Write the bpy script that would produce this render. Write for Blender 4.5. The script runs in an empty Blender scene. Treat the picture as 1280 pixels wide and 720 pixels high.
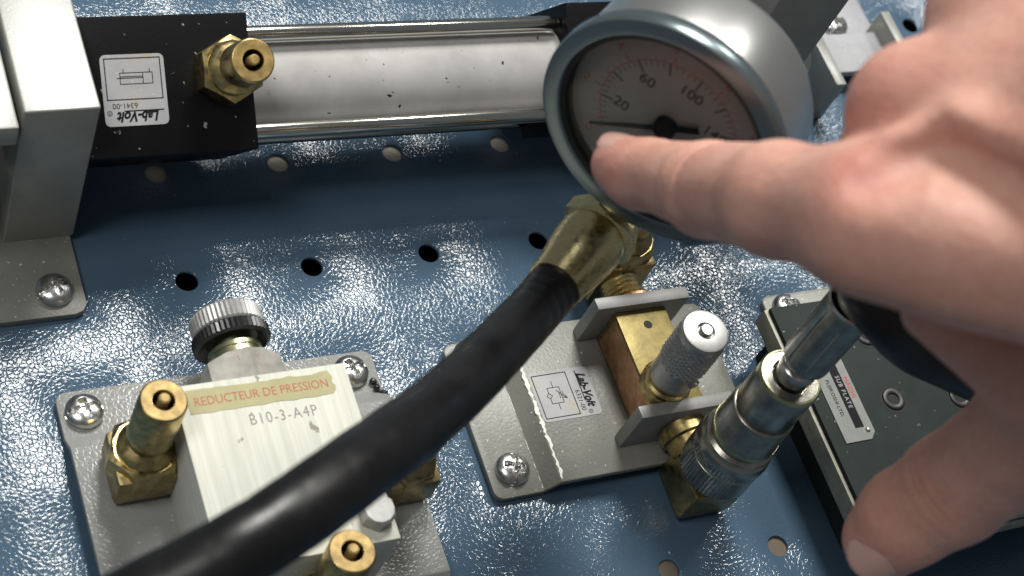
import bpy, bmesh, math, random
import numpy as np
from mathutils import Vector, Matrix
random.seed(7)
S = 0.001                     # everything below is written in millimetres; the panel is the plane z = 0
SC = bpy.context.scene
COL = SC.collection
rad = math.radians

# ------------------------------------------------------------------ camera
cam_d = bpy.data.cameras.new('camera'); cam = bpy.data.objects.new('camera', cam_d); COL.objects.link(cam)
right = Vector((0.89016506, -0.32259943, 0.32176976)); up = Vector((0.11462721, 0.84203853, 0.52709744))
back = right.cross(up).normalized(); up = back.cross(right).normalized()
M = Matrix((right, up, back)).transposed().to_4x4()
M.translation = Vector((-95.648, -282.255, 415.293)) * S
cam.matrix_world = M
cam_d.sensor_width = 36.0
cam_d.lens = 2137.3 / 1280 * 36.0
cam_d.clip_start = 0.01; cam_d.clip_end = 50
cam_d.dof.use_dof = True
cam_d.dof.focus_distance = 0.492
cam_d.dof.aperture_fstop = 17
SC.camera = cam

# ------------------------------------------------------------------ light
world = bpy.data.worlds.new('World'); SC.world = world; world.use_nodes = True
bg = world.node_tree.nodes['Background']
bg.inputs['Color'].default_value = (0.86, 0.93, 1.0, 1); bg.inputs['Strength'].default_value = 0.14

def area_lamp(x, y, z, sx, sy, power, color):
    d = bpy.data.lights.new('area_lamp', 'AREA'); d.shape = 'RECTANGLE'; d.size = sx; d.size_y = sy
    d.energy = power; d.color = color
    o = bpy.data.objects.new('area_lamp', d); COL.objects.link(o); o.location = (x, y, z)
    return o
# two fluorescent ceiling fittings beyond the bench, plus an added fill lamp at left
area_lamp(0.48, 1.07, 1.70, 0.48, 0.76, 58, (1.0, 0.985, 0.93))
area_lamp(1.52, 0.86, 1.70, 0.44, 0.22, 17, (1.0, 0.985, 0.93))
area_lamp(-0.80, -0.12, 1.70, 0.60, 0.50, 15, (1.0, 0.985, 0.93))  # added fill that brightens the thumb; no fitting known there

SC.view_settings.view_transform = 'Standard'; SC.view_settings.look = 'None'
SC.view_settings.exposure = 0.0; SC.view_settings.gamma = 1.0
SC.view_settings.use_curve_mapping = False
SC.render.engine = 'CYCLES'
SC.cycles.max_bounces = 8
SC.cycles.sample_clamp_indirect = 6.0

# ------------------------------------------------------------------ materials
class NT:
    def __init__(self, name):
        self.m = bpy.data.materials.new(name); self.m.use_nodes = True
        self.t = self.m.node_tree; self.b = self.t.nodes['Principled BSDF']
        self.tc = self.t.nodes.new('ShaderNodeTexCoord')
    def n(self, kind, **kw):
        o = self.t.nodes.new(kind)
        for k, v in kw.items():
            setattr(o, k, v)
        return o
    def l(self, a, b): self.t.links.new(a, b)
    def obj(self, scale=(1, 1, 1)):
        mp = self.n('ShaderNodeMapping'); mp.inputs['Scale'].default_value = scale
        self.l(self.tc.outputs['Object'], mp.inputs['Vector']); return mp.outputs['Vector']
    def noise(self, vec, scale, detail=2, rough=0.5, dist=0.0):
        t = self.n('ShaderNodeTexNoise'); t.inputs['Scale'].default_value = scale; t.inputs['Detail'].default_value = detail
        t.inputs['Roughness'].default_value = rough; t.inputs['Distortion'].default_value = dist
        self.l(vec, t.inputs['Vector']); return t.outputs['Fac']
    def ramp(self, fac, stops):
        r = self.n('ShaderNodeValToRGB'); el = r.color_ramp.elements
        while len(el) < len(stops): el.new(0.5)
        for e, (p, c) in zip(el, stops):
            e.position = p; e.color = (c[0], c[1], c[2], 1) if hasattr(c, '__len__') else (c, c, c, 1)
        self.l(fac, r.inputs['Fac']); return r.outputs['Color']
    def mix(self, fac, a, b):
        r = self.n('ShaderNodeMix'); r.data_type = 'RGBA'
        for sock, v in ((r.inputs[0], fac), (r.inputs[6], a), (r.inputs[7], b)):
            if hasattr(v, 'links') or hasattr(v, 'is_linked'): self.l(v, sock)
            elif isinstance(v, (int, float)): sock.default_value = v
            else: sock.default_value = (*v, 1)
        return r.outputs[2]
    def bump(self, h, strength, dist, prev=None):
        b = self.n('ShaderNodeBump'); b.inputs['Strength'].default_value = strength; b.inputs['Distance'].default_value = dist
        self.l(h, b.inputs['Height'])
        if prev is not None: self.l(prev, b.inputs['Normal'])
        return b.outputs['Normal']
    def set(self, **kw):
        for k, v in kw.items():
            s = self.b.inputs[k.replace('_', ' ')]
            if hasattr(v, 'is_linked'): self.l(v, s)
            elif hasattr(v, '__len__') and len(v) == 3: s.default_value = (*v, 1) if s.type == 'RGBA' else v
            else: s.default_value = v
        return self.m

def plain(name, col, rough=0.5, metal=0.0, spec=0.5, var=0.0, vscale=300, bumpd=0.0, bscale=900, **kw):
    t = NT(name); c = col
    if var:
        f = t.noise(t.obj(), vscale, 3)
        c = t.ramp(f, [(0.3, tuple(x * (1 - var) for x in col)), (0.7, tuple(min(1, x * (1 + var)) for x in col))])
    t.set(Base_Color=c, Roughness=rough, Metallic=metal, Specular_IOR_Level=spec, **kw)
    if bumpd: t.set(Normal=t.bump(t.noise(t.obj(), bscale, 3), 1.0, bumpd))
    return t.m

MAT = {}
def wrinkle(name, col, amount, scale, rough=0.22, coat=0.0):
    t = NT(name); v = t.obj()
    wv = t.n('ShaderNodeTexNoise'); wv.inputs['Scale'].default_value = scale * 0.9; wv.inputs['Detail'].default_value = 1.0; t.l(v, wv.inputs['Vector'])
    ad = t.n('ShaderNodeVectorMath', operation='MULTIPLY_ADD'); t.l(wv.outputs['Color'], ad.inputs[0]); ad.inputs[1].default_value = (0.0013, 0.0013, 0.0013); t.l(v, ad.inputs[2])
    vo = t.n('ShaderNodeTexVoronoi', feature='DISTANCE_TO_EDGE'); vo.inputs['Scale'].default_value = scale
    t.l(ad.outputs[0], vo.inputs['Vector'])
    cell = t.ramp(vo.outputs['Distance'], [(0.0, 0.0), (0.10, 0.45), (0.24, 0.9), (0.5, 1.0)])
    patchy = t.ramp(t.noise(v, 45, 2), [(0.32, 0.8), (0.65, 1.0)])
    mx = t.n('ShaderNodeMath', operation='MULTIPLY'); t.l(cell, mx.inputs[0]); t.l(patchy, mx.inputs[1])
    nrm = t.bump(mx.outputs[0], 1.0, amount)
    c = t.ramp(t.noise(v, 30, 3), [(0.3, tuple(x * 0.92 for x in col)), (0.7, tuple(x * 1.08 for x in col))])
    c = t.mix(t.ramp(t.noise(v, 520, 2, 0.6), [(0.735, 0.0), (0.76, 1.0)]), c, (0.42, 0.44, 0.45))
    t.set(Base_Color=c, Roughness=rough, Specular_IOR_Level=0.31, Normal=nrm)
    return t.m
MAT['blue'] = wrinkle('blue_wrinkle_paint', (0.062, 0.106, 0.158), 0.000040, 760, 0.10)
MAT['grey_wrinkle'] = wrinkle('grey_wrinkle_paint', (0.245, 0.25, 0.24), 0.00005, 700, 0.24)

def speck_paint(name, col, rough, speck, thr, scale, bumpd=0.00005, metal=0.0, spec=0.5):
    t = NT(name); v = t.obj()
    s = t.noise(v, scale, 2, 0.6)
    f = t.ramp(s, [(thr, 0.0), (thr + 0.03, 1.0)])
    base = t.ramp(t.noise(v, 48, 5, 0.65), [(0.3, tuple(x * 0.82 for x in col)), (0.7, tuple(x * 1.16 for x in col))])
    c = t.mix(f, base, speck)
    t.set(Base_Color=c, Roughness=rough, Metallic=metal, Specular_IOR_Level=spec, Normal=t.bump(t.noise(v, 1100, 2), 1.0, bumpd))
    return t.m
MAT['valve_grey'] = speck_paint('valve_plate_grey', (0.185, 0.185, 0.165), 0.40, (0.55, 0.55, 0.5), 0.69, 700, 0.00008)
MAT['bracket_grey'] = speck_paint('bracket_grey_paint', (0.27, 0.27, 0.245), 0.32, (0.2, 0.2, 0.19), 0.74, 260, 0.00002, spec=0.8)
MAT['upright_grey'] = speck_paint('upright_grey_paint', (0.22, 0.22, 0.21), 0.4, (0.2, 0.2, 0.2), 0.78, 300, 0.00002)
MAT['far_grey'] = speck_paint('far_grey_paint', (0.33, 0.33, 0.35), 0.45, (0.2, 0.2, 0.22), 0.66, 900, 0.00005)
MAT['black_cap'] = speck_paint('black_cap_paint', (0.004, 0.004, 0.005), 0.40, (0.30, 0.28, 0.32), 0.70, 420, 0.00003, spec=0.22)
MAT['barrel'] = speck_paint('barrel_aluminium', (0.44, 0.43, 0.42), 0.6, (0.02, 0.02, 0.025), 0.695, 330, 0.00001, metal=0.0, spec=0.12)
MAT['white_edge'] = plain('worn_white_edge', (0.7, 0.7, 0.64), 0.6)

def brass(name, col, rough, dark=0.55):
    t = NT(name); v = t.obj()
    f = t.noise(v, 260, 5, 0.65)
    c = t.ramp(f, [(0.32, tuple(x * dark for x in col)), (0.6, col), (0.8, tuple(min(1, x * 1.15) for x in col))])
    r = t.ramp(t.noise(v, 500, 4), [(0.3, rough * 0.75), (0.7, rough * 1.35)])
    t.set(Base_Color=c, Roughness=r, Metallic=1.0, Normal=t.bump(t.noise(v, 900, 3), 0.6, 0.00004))
    return t.m
MAT['brass'] = brass('brass', (0.56, 0.44, 0.20), 0.32, 0.42)
MAT['brass_dark'] = brass('tarnished_brass', (0.42, 0.33, 0.16), 0.36, 0.5)
MAT['brass_bright'] = brass('bright_brass', (0.68, 0.58, 0.31), 0.28, 0.88)
MAT['brass_body'] = plain('oily_brass', (0.20, 0.155, 0.05), 0.42, 0.45, 0.4, var=0.3, vscale=180, bumpd=0.00005)
MAT['bore'] = plain('shaded_bore', (0.035, 0.022, 0.010), 0.5, 0.2, 0.2)  # near-black lining: the shade inside the brass bore put into its colour
MAT['brass_face'] = plain('worn_brass_face', (0.40, 0.28, 0.105), 0.5, 0.25, 0.3, var=0.35, vscale=420, bumpd=0.00004)
MAT['copper'] = brass('copper_brass', (0.62, 0.36, 0.2), 0.42, 0.6)
MAT['steel'] = plain('zinc_steel', (0.55, 0.55, 0.54), 0.28, 1.0, var=0.18, vscale=300, bumpd=0.00003)
MAT['steel_dark'] = plain('dark_steel', (0.36, 0.345, 0.30), 0.30, 1.0, var=0.25, vscale=220, bumpd=0.00003)
MAT['steel_yellow'] = plain('chromate_steel', (0.42, 0.42, 0.27), 0.34, 1.0, var=0.15, vscale=300)
MAT['black_oxide'] = plain('black_oxide_steel', (0.05, 0.05, 0.05), 0.35, 0.9)
MAT['chrome'] = plain('chrome_rod', (0.62, 0.61, 0.55), 0.16, 1.0)
MAT['knob_alu'] = plain('knob_aluminium', (0.36, 0.36, 0.35), 0.5, 0.45, var=0.12, vscale=500)
MAT['knob_bright'] = plain('knurled_aluminium', (0.42, 0.42, 0.41), 0.42, 0.75, var=0.1, vscale=500)
MAT['black_plastic'] = plain('black_plastic', (0.010, 0.010, 0.012), 0.35, bumpd=0.00003)
MAT['hole_shade'] = plain('hole_shade', (0.004, 0.004, 0.004), 0.7)  # near-black that stands for the shade inside holes and recesses
MAT['hex_nickel'] = plain('hex_nickel', (0.52, 0.50, 0.45), 0.45, 0.55, var=0.2, vscale=260)
MAT['gauge_case'] = plain('gauge_case_steel', (0.60, 0.595, 0.575), 0.30, 0.92, var=0.05, vscale=60)
MAT['gauge_rim'] = plain('gauge_rim_steel', (0.15, 0.185, 0.195), 0.25, 0.7)
MAT['gauge_black'] = plain('gauge_gasket', (0.006, 0.006, 0.006), 0.5)
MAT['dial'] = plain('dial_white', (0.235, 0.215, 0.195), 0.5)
MAT['ink'] = plain('black_ink', (0.012, 0.012, 0.014), 0.5, 0.0, 0.08)
MAT['dial_ink'] = plain('dial_grey_ink', (0.06, 0.055, 0.05), 0.5, 0.0, 0.1)
MAT['dial_red'] = plain('dial_red_ink', (0.30, 0.11, 0.10), 0.5, 0.0, 0.1)
MAT['ink_grey'] = plain('stamp_grey', (0.22, 0.215, 0.20), 0.6, 0.0, 0.08)
MAT['ink_red'] = plain('red_ink', (0.50, 0.085, 0.08), 0.5, 0.0, 0.08)
MAT['ink_pale_red'] = plain('faded_red_ink', (0.42, 0.15, 0.09), 0.6, 0.0, 0.08)
def label_mat():
    t = NT('label_silver'); v = t.obj()
    c = t.ramp(t.noise(v, 90, 4, 0.6), [(0.35, (0.37, 0.37, 0.385)), (0.58, (0.41, 0.41, 0.42)), (0.72, (0.43, 0.38, 0.27))])
    c = t.mix(t.ramp(t.noise(v, 900, 2), [(0.70, 0.0), (0.74, 1.0)]), c, (0.62, 0.62, 0.62))
    t.set(Base_Color=c, Roughness=0.5, Specular_IOR_Level=0.12); return t.m
MAT['label'] = label_mat()
MAT['tape'] = plain('aged_tape', (0.40, 0.37, 0.21), 0.55, 0.0, 0.15, var=0.08, vscale=160, bumpd=0.00006, bscale=350)
MAT['sub_green'] = speck_paint('subplate_green_grey', (0.026, 0.034, 0.032), 0.65, (0.3, 0.32, 0.3), 0.72, 500, 0.00004, spec=0.12)
MAT['sub_edge'] = plain('subplate_bare_edge', (0.30, 0.30, 0.25), 0.5, 0.2, var=0.2)
MAT['tag_metal'] = plain('tag_metal', (0.24, 0.25, 0.24), 0.5, 0.0, 0.2, var=0.08)
MAT['beige'] = plain('beige_board', (0.50, 0.45, 0.37), 0.7)
MAT['tan'] = plain('tan_board', (0.13, 0.105, 0.075), 0.7)

def block_mat():
    t = NT('machined_aluminium_block'); v = t.obj((1, 0.03, 1))
    st = t.noise(v, 900, 3, 0.6)
    c = t.ramp(st, [(0.3, (0.52, 0.525, 0.465)), (0.7, (0.66, 0.66, 0.59))])
    nick = t.ramp(t.noise(t.obj((1, 0.7, 1)), 240, 3, 0.6), [(0.705, 0.0), (0.73, 1.0)])
    c = t.mix(nick, c, (0.25, 0.25, 0.21))
    t.set(Base_Color=c, Roughness=0.55, Metallic=0.0, Specular_IOR_Level=0.2, Normal=t.bump(st, 0.6, 0.00003))
    return t.m
MAT['block'] = block_mat()

def hose_mat():
    t = NT('black_rubber'); v = t.obj()
    f = t.noise(v, 130, 4, 0.6)
    c = t.ramp(f, [(0.3, (0.004, 0.004, 0.0045)), (0.75, (0.009, 0.009, 0.0095))])
    t.set(Base_Color=c, Roughness=t.ramp(t.noise(v, 90, 4), [(0.3, 0.30), (0.7, 0.46)]), Specular_IOR_Level=0.36,
          Normal=t.bump(t.noise(v, 700, 3), 0.7, 0.00005))
    return t.m
MAT['rubber'] = hose_mat()

def glass_mat():
    t = NT('gauge_lens')
    t.set(Base_Color=(1, 1, 1), Roughness=0.04, Transmission_Weight=1.0, IOR=1.12, Specular_IOR_Level=0.5)
    return t.m
MAT['glass'] = glass_mat()

def skin_mat():
    t = NT('skin'); v = t.obj()
    vc = t.n('ShaderNodeVertexColor'); vc.layer_name = 'tint'
    sep = t.n('ShaderNodeSeparateColor'); t.l(vc.outputs['Color'], sep.inputs[0])
    mott = t.noise(v, 120, 4, 0.6)
    base = t.ramp(mott, [(0.3, (0.58, 0.305, 0.235)), (0.7, (0.66, 0.39, 0.31))])
    fine = t.ramp(t.noise(v, 520, 4, 0.65), [(0.36, 0.0), (0.62, 1.0)])
    dk = t.n('ShaderNodeMath', operation='MULTIPLY'); t.l(fine, dk.inputs[0]); dk.inputs[1].default_value = 0.28
    base = t.mix(dk.outputs[0], base, (0.52, 0.22, 0.17))
    red = t.mix(sep.outputs[0], base, (0.50, 0.16, 0.13))
    t.set(Base_Color=red, Roughness=0.52, Specular_IOR_Level=0.38, Subsurface_Weight=0.35, Subsurface_Scale=0.005,
          Subsurface_Radius=(1.0, 0.35, 0.2))
    b1 = t.bump(t.noise(v, 800, 4, 0.65), 0.8, 0.00016)
    t.set(Normal=t.bump(t.noise(t.obj((1.0, 0.55, 0.55)), 300, 4, 0.65), 0.7, 0.0006, b1))
    return t.m
MAT['skin'] = skin_mat()
MAT['nail'] = plain('fingernail', (0.56, 0.34, 0.29), 0.24, Subsurface_Weight=0.1, Subsurface_Scale=0.002)

# ------------------------------------------------------------------ geometry helpers (all in mm, world space)
class Geo:
    def __init__(self): self.v = []; self.f = []
    def add(self, verts, faces):
        o = len(self.v); self.v += [tuple(map(float, p)) for p in verts]; self.f += [tuple(i + o for i in f) for f in faces]; return self
    def merge(self, g): return self.add(g.v, g.f)
    def xf(self, m):
        self.v = [tuple(m @ Vector(p)) for p in self.v]; return self

def frame(origin, z, x=None):
    z = Vector(z).normalized()
    if x is None: x = Vector((1, 0, 0)) if abs(z.x) < 0.9 else Vector((0, 1, 0))
    x = Vector(x); x = (x - z * x.dot(z)).normalized(); y = z.cross(x)
    m = Matrix((x, y, z)).transposed().to_4x4(); m.translation = Vector(origin); return m

def bevelled(g, off, seg=2, ang=30):
    bm = bmesh.new(); vs = [bm.verts.new(p) for p in g.v]
    for f in g.f:
        try: bm.faces.new([vs[i] for i in f])
        except ValueError: pass
    bmesh.ops.recalc_face_normals(bm, faces=bm.faces)
    ed = [e for e in bm.edges if len(e.link_faces) == 2 and e.calc_face_angle(0) > rad(ang)]
    if off > 0: bmesh.ops.bevel(bm, geom=ed, offset=off, segments=seg, affect='EDGES', profile=0.6, clamp_overlap=True)
    bm.verts.index_update()
    r = Geo(); r.v = [tuple(v.co) for v in bm.verts]; r.f = [tuple(v.index for v in f.verts) for f in bm.faces]; bm.free(); return r

def box(x0, x1, y0, y1, z0, z1, bev=0.4, seg=2):
    g = Geo().add([(x, y, z) for z in (z0, z1) for y in (y0, y1) for x in (x0, x1)],
                  [(0, 2, 3, 1), (4, 5, 7, 6), (0, 1, 5, 4), (2, 6, 7, 3), (0, 4, 6, 2), (1, 3, 7, 5)])
    return bevelled(g, bev, seg) if bev else g

def prism(poly, z0, z1, bev=0.0, seg=2):
    n = len(poly)
    g = Geo().add([(x, y, z0) for x, y in poly] + [(x, y, z1) for x, y in poly],
                  [tuple(reversed(range(n))), tuple(range(n, 2 * n))] + [(i, (i + 1) % n, n + (i + 1) % n, n + i) for i in range(n)])
    return bevelled(g, bev, seg, 50) if bev else g

def rrect(w, h, r, n=6, cx=0, cy=0):
    p = []
    for k, (sx, sy) in enumerate(((1, 1), (-1, 1), (-1, -1), (1, -1))):
        for i in range(n + 1):
            a = rad(90 * k + 90 * i / n); p.append((cx + sx * (w / 2 - r) + r * math.cos(a), cy + sy * (h / 2 - r) + r * math.sin(a)))
    return p

def lathe(prof, m=None, seg=48, rmod=None):
    g = Geo(); n = len(prof); idx = []
    for i, (r, h) in enumerate(prof):
        if r <= 1e-6: g.v.append((0.0, 0.0, float(h))); idx.append([len(g.v) - 1] * seg)
        else:
            row = []
            for k in range(seg):
                a = 2 * math.pi * k / seg; rr = r + (rmod(i, k, h) if rmod else 0)
                g.v.append((rr * math.cos(a), rr * math.sin(a), float(h))); row.append(len(g.v) - 1)
            idx.append(row)
    for i in range(n - 1):
        for k in range(seg):
            q = [idx[i][k], idx[i][(k + 1) % seg], idx[i + 1][(k + 1) % seg], idx[i + 1][k]]
            u = []
            for t in q:
                if t not in u: u.append(t)
            if len(u) > 2: g.f.append(tuple(u))
    if m is not None: g.xf(m)
    return g

def hexnut(af, h, m, chamf=1.0, both=False, rot=0.0):
    g = Geo(); R = af / 2; C = R / math.cos(rad(30))
    def ring(fr, zc, zm):
        return [((C if k % 2 == 0 else R) * fr * math.cos(rad(30 * k) + rot), (C if k % 2 == 0 else R) * fr * math.sin(rad(30 * k) + rot), zc if k % 2 == 0 else zm) for k in range(12)]
    cap = lambda z: [(R * 0.97 * math.cos(rad(30 * k) + rot), R * 0.97 * math.sin(rad(30 * k) + rot), z) for k in range(12)]
    rings = ([cap(0), ring(1, chamf, 0.25)] if both else [ring(1, 0, 0)]) + [ring(1, h - chamf, h - 0.25), cap(h)]
    for r in rings: g.v += r
    n = len(rings)
    for i in range(n - 1):
        for k in range(12):
            g.f.append((i * 12 + k, i * 12 + (k + 1) % 12, (i + 1) * 12 + (k + 1) % 12, (i + 1) * 12 + k))
    g.f.append(tuple(reversed(range(12)))); g.f.append(tuple(range((n - 1) * 12, n * 12)))
    return g.xf(m)

def catmull(pts, n):
    P = [np.array(p, float) for p in pts]; P = [2 * P[0] - P[1]] + P + [2 * P[-1] - P[-2]]; out = []
    for i in range(1, len(P) - 2):
        for k in range(n):
            t = k / n; a, b, c, d = P[i - 1:i + 3]
            out.append(0.5 * (2 * b + (c - a) * t + (2 * a - 5 * b + 4 * c - d) * t * t + (3 * b - a - 3 * c + d) * t ** 3))
    out.append(P[-2]); return out

def tube(pts, r, seg=32, wob=0.0, closed=True):
    g = Geo(); n = len(pts); prev = None
    for i, p in enumerate(pts):
        t = Vector(pts[min(i + 1, n - 1)] - pts[max(i - 1, 0)]).normalized()
        if prev is None: prev = t.orthogonal().normalized()
        prev = (prev - t * prev.dot(t)).normalized(); b = t.cross(prev)
        rr = (r(i / (n - 1)) if callable(r) else r)
        for k in range(seg):
            a = 2 * math.pi * k / seg; q = rr * (1 + wob * (abs(math.sin(0.5 * a + i * 0.22)) ** 0.5 - 0.5))
            g.v.append(tuple(Vector(p) + prev * (q * math.cos(a)) + b * (q * math.sin(a))))
    for i in range(n - 1):
        for k in range(seg):
            g.f.append((i * seg + k, i * seg + (k + 1) % seg, (i + 1) * seg + (k + 1) % seg, (i + 1) * seg + k))
    if closed: g.f.append(tuple(reversed(range(seg)))); g.f.append(tuple(range((n - 1) * seg, n * seg)))
    return g

def bar2d(p, q, w, z=0.0, t=0.03):
    p = Vector((*p, 0)); q = Vector((*q, 0)); d = (q - p).normalized(); s = Vector((-d.y, d.x, 0)) * (w / 2); e = d * (w / 2)
    c = [p - e + s, p - e - s, q + e - s, q + e + s]
    return prism([(v.x, v.y) for v in c], z, z + t)

def text_geo(s, size, m, shear=0.0, bold=0.0, align='CENTER', space=1.0, xs=1.0):
    cu = bpy.data.curves.new('lettering', 'FONT'); cu.body = s; cu.size = size; cu.shear = shear; cu.offset = bold
    cu.align_x = align; cu.align_y = 'CENTER'; cu.space_character = space; cu.resolution_u = 3; cu.extrude = 0.012
    ob = bpy.data.objects.new('lettering', cu)
    me = bpy.data.meshes.new_from_object(ob)
    g = Geo().add([(v.co.x * xs, v.co.y, v.co.z + 0.012) for v in me.vertices], [tuple(p.vertices) for p in me.polygons])
    bpy.data.objects.remove(ob); bpy.data.meshes.remove(me); bpy.data.curves.remove(cu)
    return g.xf(m)

# ------------------------------------------------------------------ object helpers
BASE = {}
def thing(name, label, cat, base=(0, 0, 0), group=None):
    o = bpy.data.objects.new(name, None); COL.objects.link(o); o.empty_display_size = 0.01
    o.location = Vector(base) * S; o['label'] = label; o['category'] = cat
    if group: o['group'] = group
    BASE[o] = Vector(base); return o

def to_mesh(name, g, mat, base, smooth=35):
    me = bpy.data.meshes.new(name)
    b = Vector(base); me.from_pydata([(Vector(p) - b) * S for p in g.v], [], g.f); me.validate()
    bm = bmesh.new(); bm.from_mesh(me); bmesh.ops.recalc_face_normals(bm, faces=bm.faces); bm.to_mesh(me); bm.free()
    me.materials.append(MAT[mat] if isinstance(mat, str) else mat)
    if smooth:
        for p in me.polygons: p.use_smooth = True
        me.set_sharp_from_angle(angle=rad(smooth))
    return me

def part(name, g, mat, parent, smooth=35, label=None, at=None):
    """a mesh under its thing (or under a part): geometry is given in world mm"""
    o_abs = Vector(at) if at is not None else BASE[parent]
    o = bpy.data.objects.new(name, to_mesh(name, g, mat, o_abs, smooth)); COL.objects.link(o)
    o.parent = parent; o.location = (o_abs - BASE[parent]) * S; BASE[o] = o_abs
    if label: o['label'] = label
    return o

def structure(name, g, mat, base=(0, 0, 0), smooth=35):
    o = bpy.data.objects.new(name, to_mesh(name, g, mat, base, smooth)); COL.objects.link(o)
    o.location = Vector(base) * S; o['kind'] = 'structure'; BASE[o] = Vector(base); return o

# ------------------------------------------------------------------ the perforated panel
P = 38.1
def panel_geo(u0, u1, v0, v1, hr=3.25, depth=1.0):
    g = Geo(); N = 24; sq = []
    for k in range(N):
        a = 2 * math.pi * k / N; c, s = math.cos(a), math.sin(a); q = P / 2 / max(abs(c), abs(s)); sq.append((c * q, s * q))
    for u in range(u0, u1 + 1):
        for v in range(v0, v1 + 1):
            cx, cy = u * P, -v * P
            rings = [[(cx + x, cy + y, 0) for x, y in sq]]
            for r, z in ((hr + 0.35, 0), (hr + 0.1, -0.12), (hr, -0.4), (hr, -depth)):
                rings.append([(cx + r * math.cos(2 * math.pi * k / N), cy + r * math.sin(2 * math.pi * k / N), z) for k in range(N)])
            g.add([p for R_ in rings for p in R_], [(i * N + k, i * N + (k + 1) % N, (i + 1) * N + (k + 1) % N, (i + 1) * N + k) for i in range(4) for k in range(N)])
    bm = bmesh.new(); vs = [bm.verts.new(p) for p in g.v]
    for f in g.f: bm.faces.new([vs[i] for i in f])
    bmesh.ops.remove_doubles(bm, verts=bm.verts, dist=0.001); bm.verts.index_update()
    r = Geo(); r.v = [tuple(x.co) for x in bm.verts]; r.f = [tuple(x.index for x in f.verts) for f in bm.faces]; bm.free(); return r
structure('panel', panel_geo(-7, 16, -7, 8), 'blue')
structure('backing_strip', box(-250, 600, -14, 14, -6, -1.05, 0), 'beige')
structure('backing_strip', box(-250, 600, -170, -134, -6, -1.05, 0), 'tan')
structure('dark_void_sheet', box(-280, 620, -320, 280, -45, -40, 0), 'hole_shade')  # added black sheet, stands for the shade behind the open holes

# ------------------------------------------------------------------ small repeated shapes
def screw_geo(r=5.2, h=3.5, rot=0.3):
    """pan head with a slot and a cross recess, base at z = 0"""
    g = Geo(); nr, ns = 26, 72; rows = []
    for i in range(nr + 1):
        f = i / nr; row = []
        for k in range(ns):
            a = 2 * math.pi * k / ns; q = r * math.sin(f * math.pi / 2) if f < 1 else r
            z = 1.0 + (h - 1.0) * math.sqrt(max(0, 1 - (q / r) ** 2.4))
            x, y = q * math.cos(a - rot), q * math.sin(a - rot)
            d = 0.0
            if abs(y) < 0.95: d = max(d, 1.3 * min(1, (0.95 - abs(y)) / 0.2))
            if abs(x) < 1.05 and q < r * 0.62: d = max(d, 1.8 * min(1, (1.05 - abs(x)) / 0.2) * min(1, (r * 0.62 - q) / 0.6))
            if q < 1.5: d = max(d, 2.5)
            g.v.append((q * math.cos(a), q * math.sin(a), max(0.4, z - d))); row.append(len(g.v) - 1)
        rows.append(row)
    row = []
    for k in range(ns):
        a = 2 * math.pi * k / ns; g.v.append((r * math.cos(a), r * math.sin(a), 0.0)); row.append(len(g.v) - 1)
    rows.append(row)
    for i in range(len(rows) - 1):
        for k in range(ns): g.f.append((rows[i][k], rows[i][(k + 1) % ns], rows[i + 1][(k + 1) % ns], rows[i + 1][k]))
    g.f.append(tuple(rows[0]))
    return g
def screw(parent, x, y, z, rot, mat='steel'):
    g = screw_geo(rot=0.0).xf(Matrix.Translation((x, y, z)) @ Matrix.Rotation(rot, 4, 'Z'))
    washer = lathe([(0, 0), (5.3, 0), (5.3, 0.01)], frame((x, y, z - 0.005), (0, 0, 1)))
    return part('screw', g, mat, parent, 28, at=(x, y, z))

def port_fitting(parent, base, axis, length=26.0, hexh=8.0, af=16.5, mat='brass', rot=0.2, x=None):
    """hex body with a quick-connect nipple and its valve pin, along axis"""
    m = frame(base, axis, x)
    f = part('port_fitting', hexnut(af, hexh, m, 1.1, rot=rot), mat, parent, 25, at=base)
    z0 = hexh; L = length
    prof = [(0, z0 - 0.5), (7.4, z0 - 0.5), (7.4, z0 + 0.9), (6.9, z0 + 1.6), (6.2, z0 + 2.2), (4.9, z0 + 3.2), (4.9, z0 + 6.0), (5.3, z0 + 6.6),
            (6.05, z0 + 7.2), (6.05, L - 0.7), (5.75, L - 0.15), (5.5, L), (2.9, L), (2.75, L - 0.3), (2.75, L - 5), (0, L - 5)]
    nb = part('nipple', lathe(prof, m, 56), mat, f, 40)
    part('nipple_face', lathe([(5.55, L + 0.02), (5.5, L + 0.1), (2.95, L + 0.1), (2.85, L - 0.2)], m, 56), 'brass_face', f, 40)
    part('nipple_bore', lathe([(2.84, L - 0.1), (2.74, L - 0.6), (2.7, L - 4.8), (0, L - 4.8)], m, 40), 'bore', f, 40)
    part('valve_pin', lathe([(0, L + 1.5), (1.05, L + 1.5), (1.45, L + 1.1), (1.45, L - 4.7), (0, L - 4.7)], m, 24), 'brass_face', f, 40)
    return f

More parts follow.
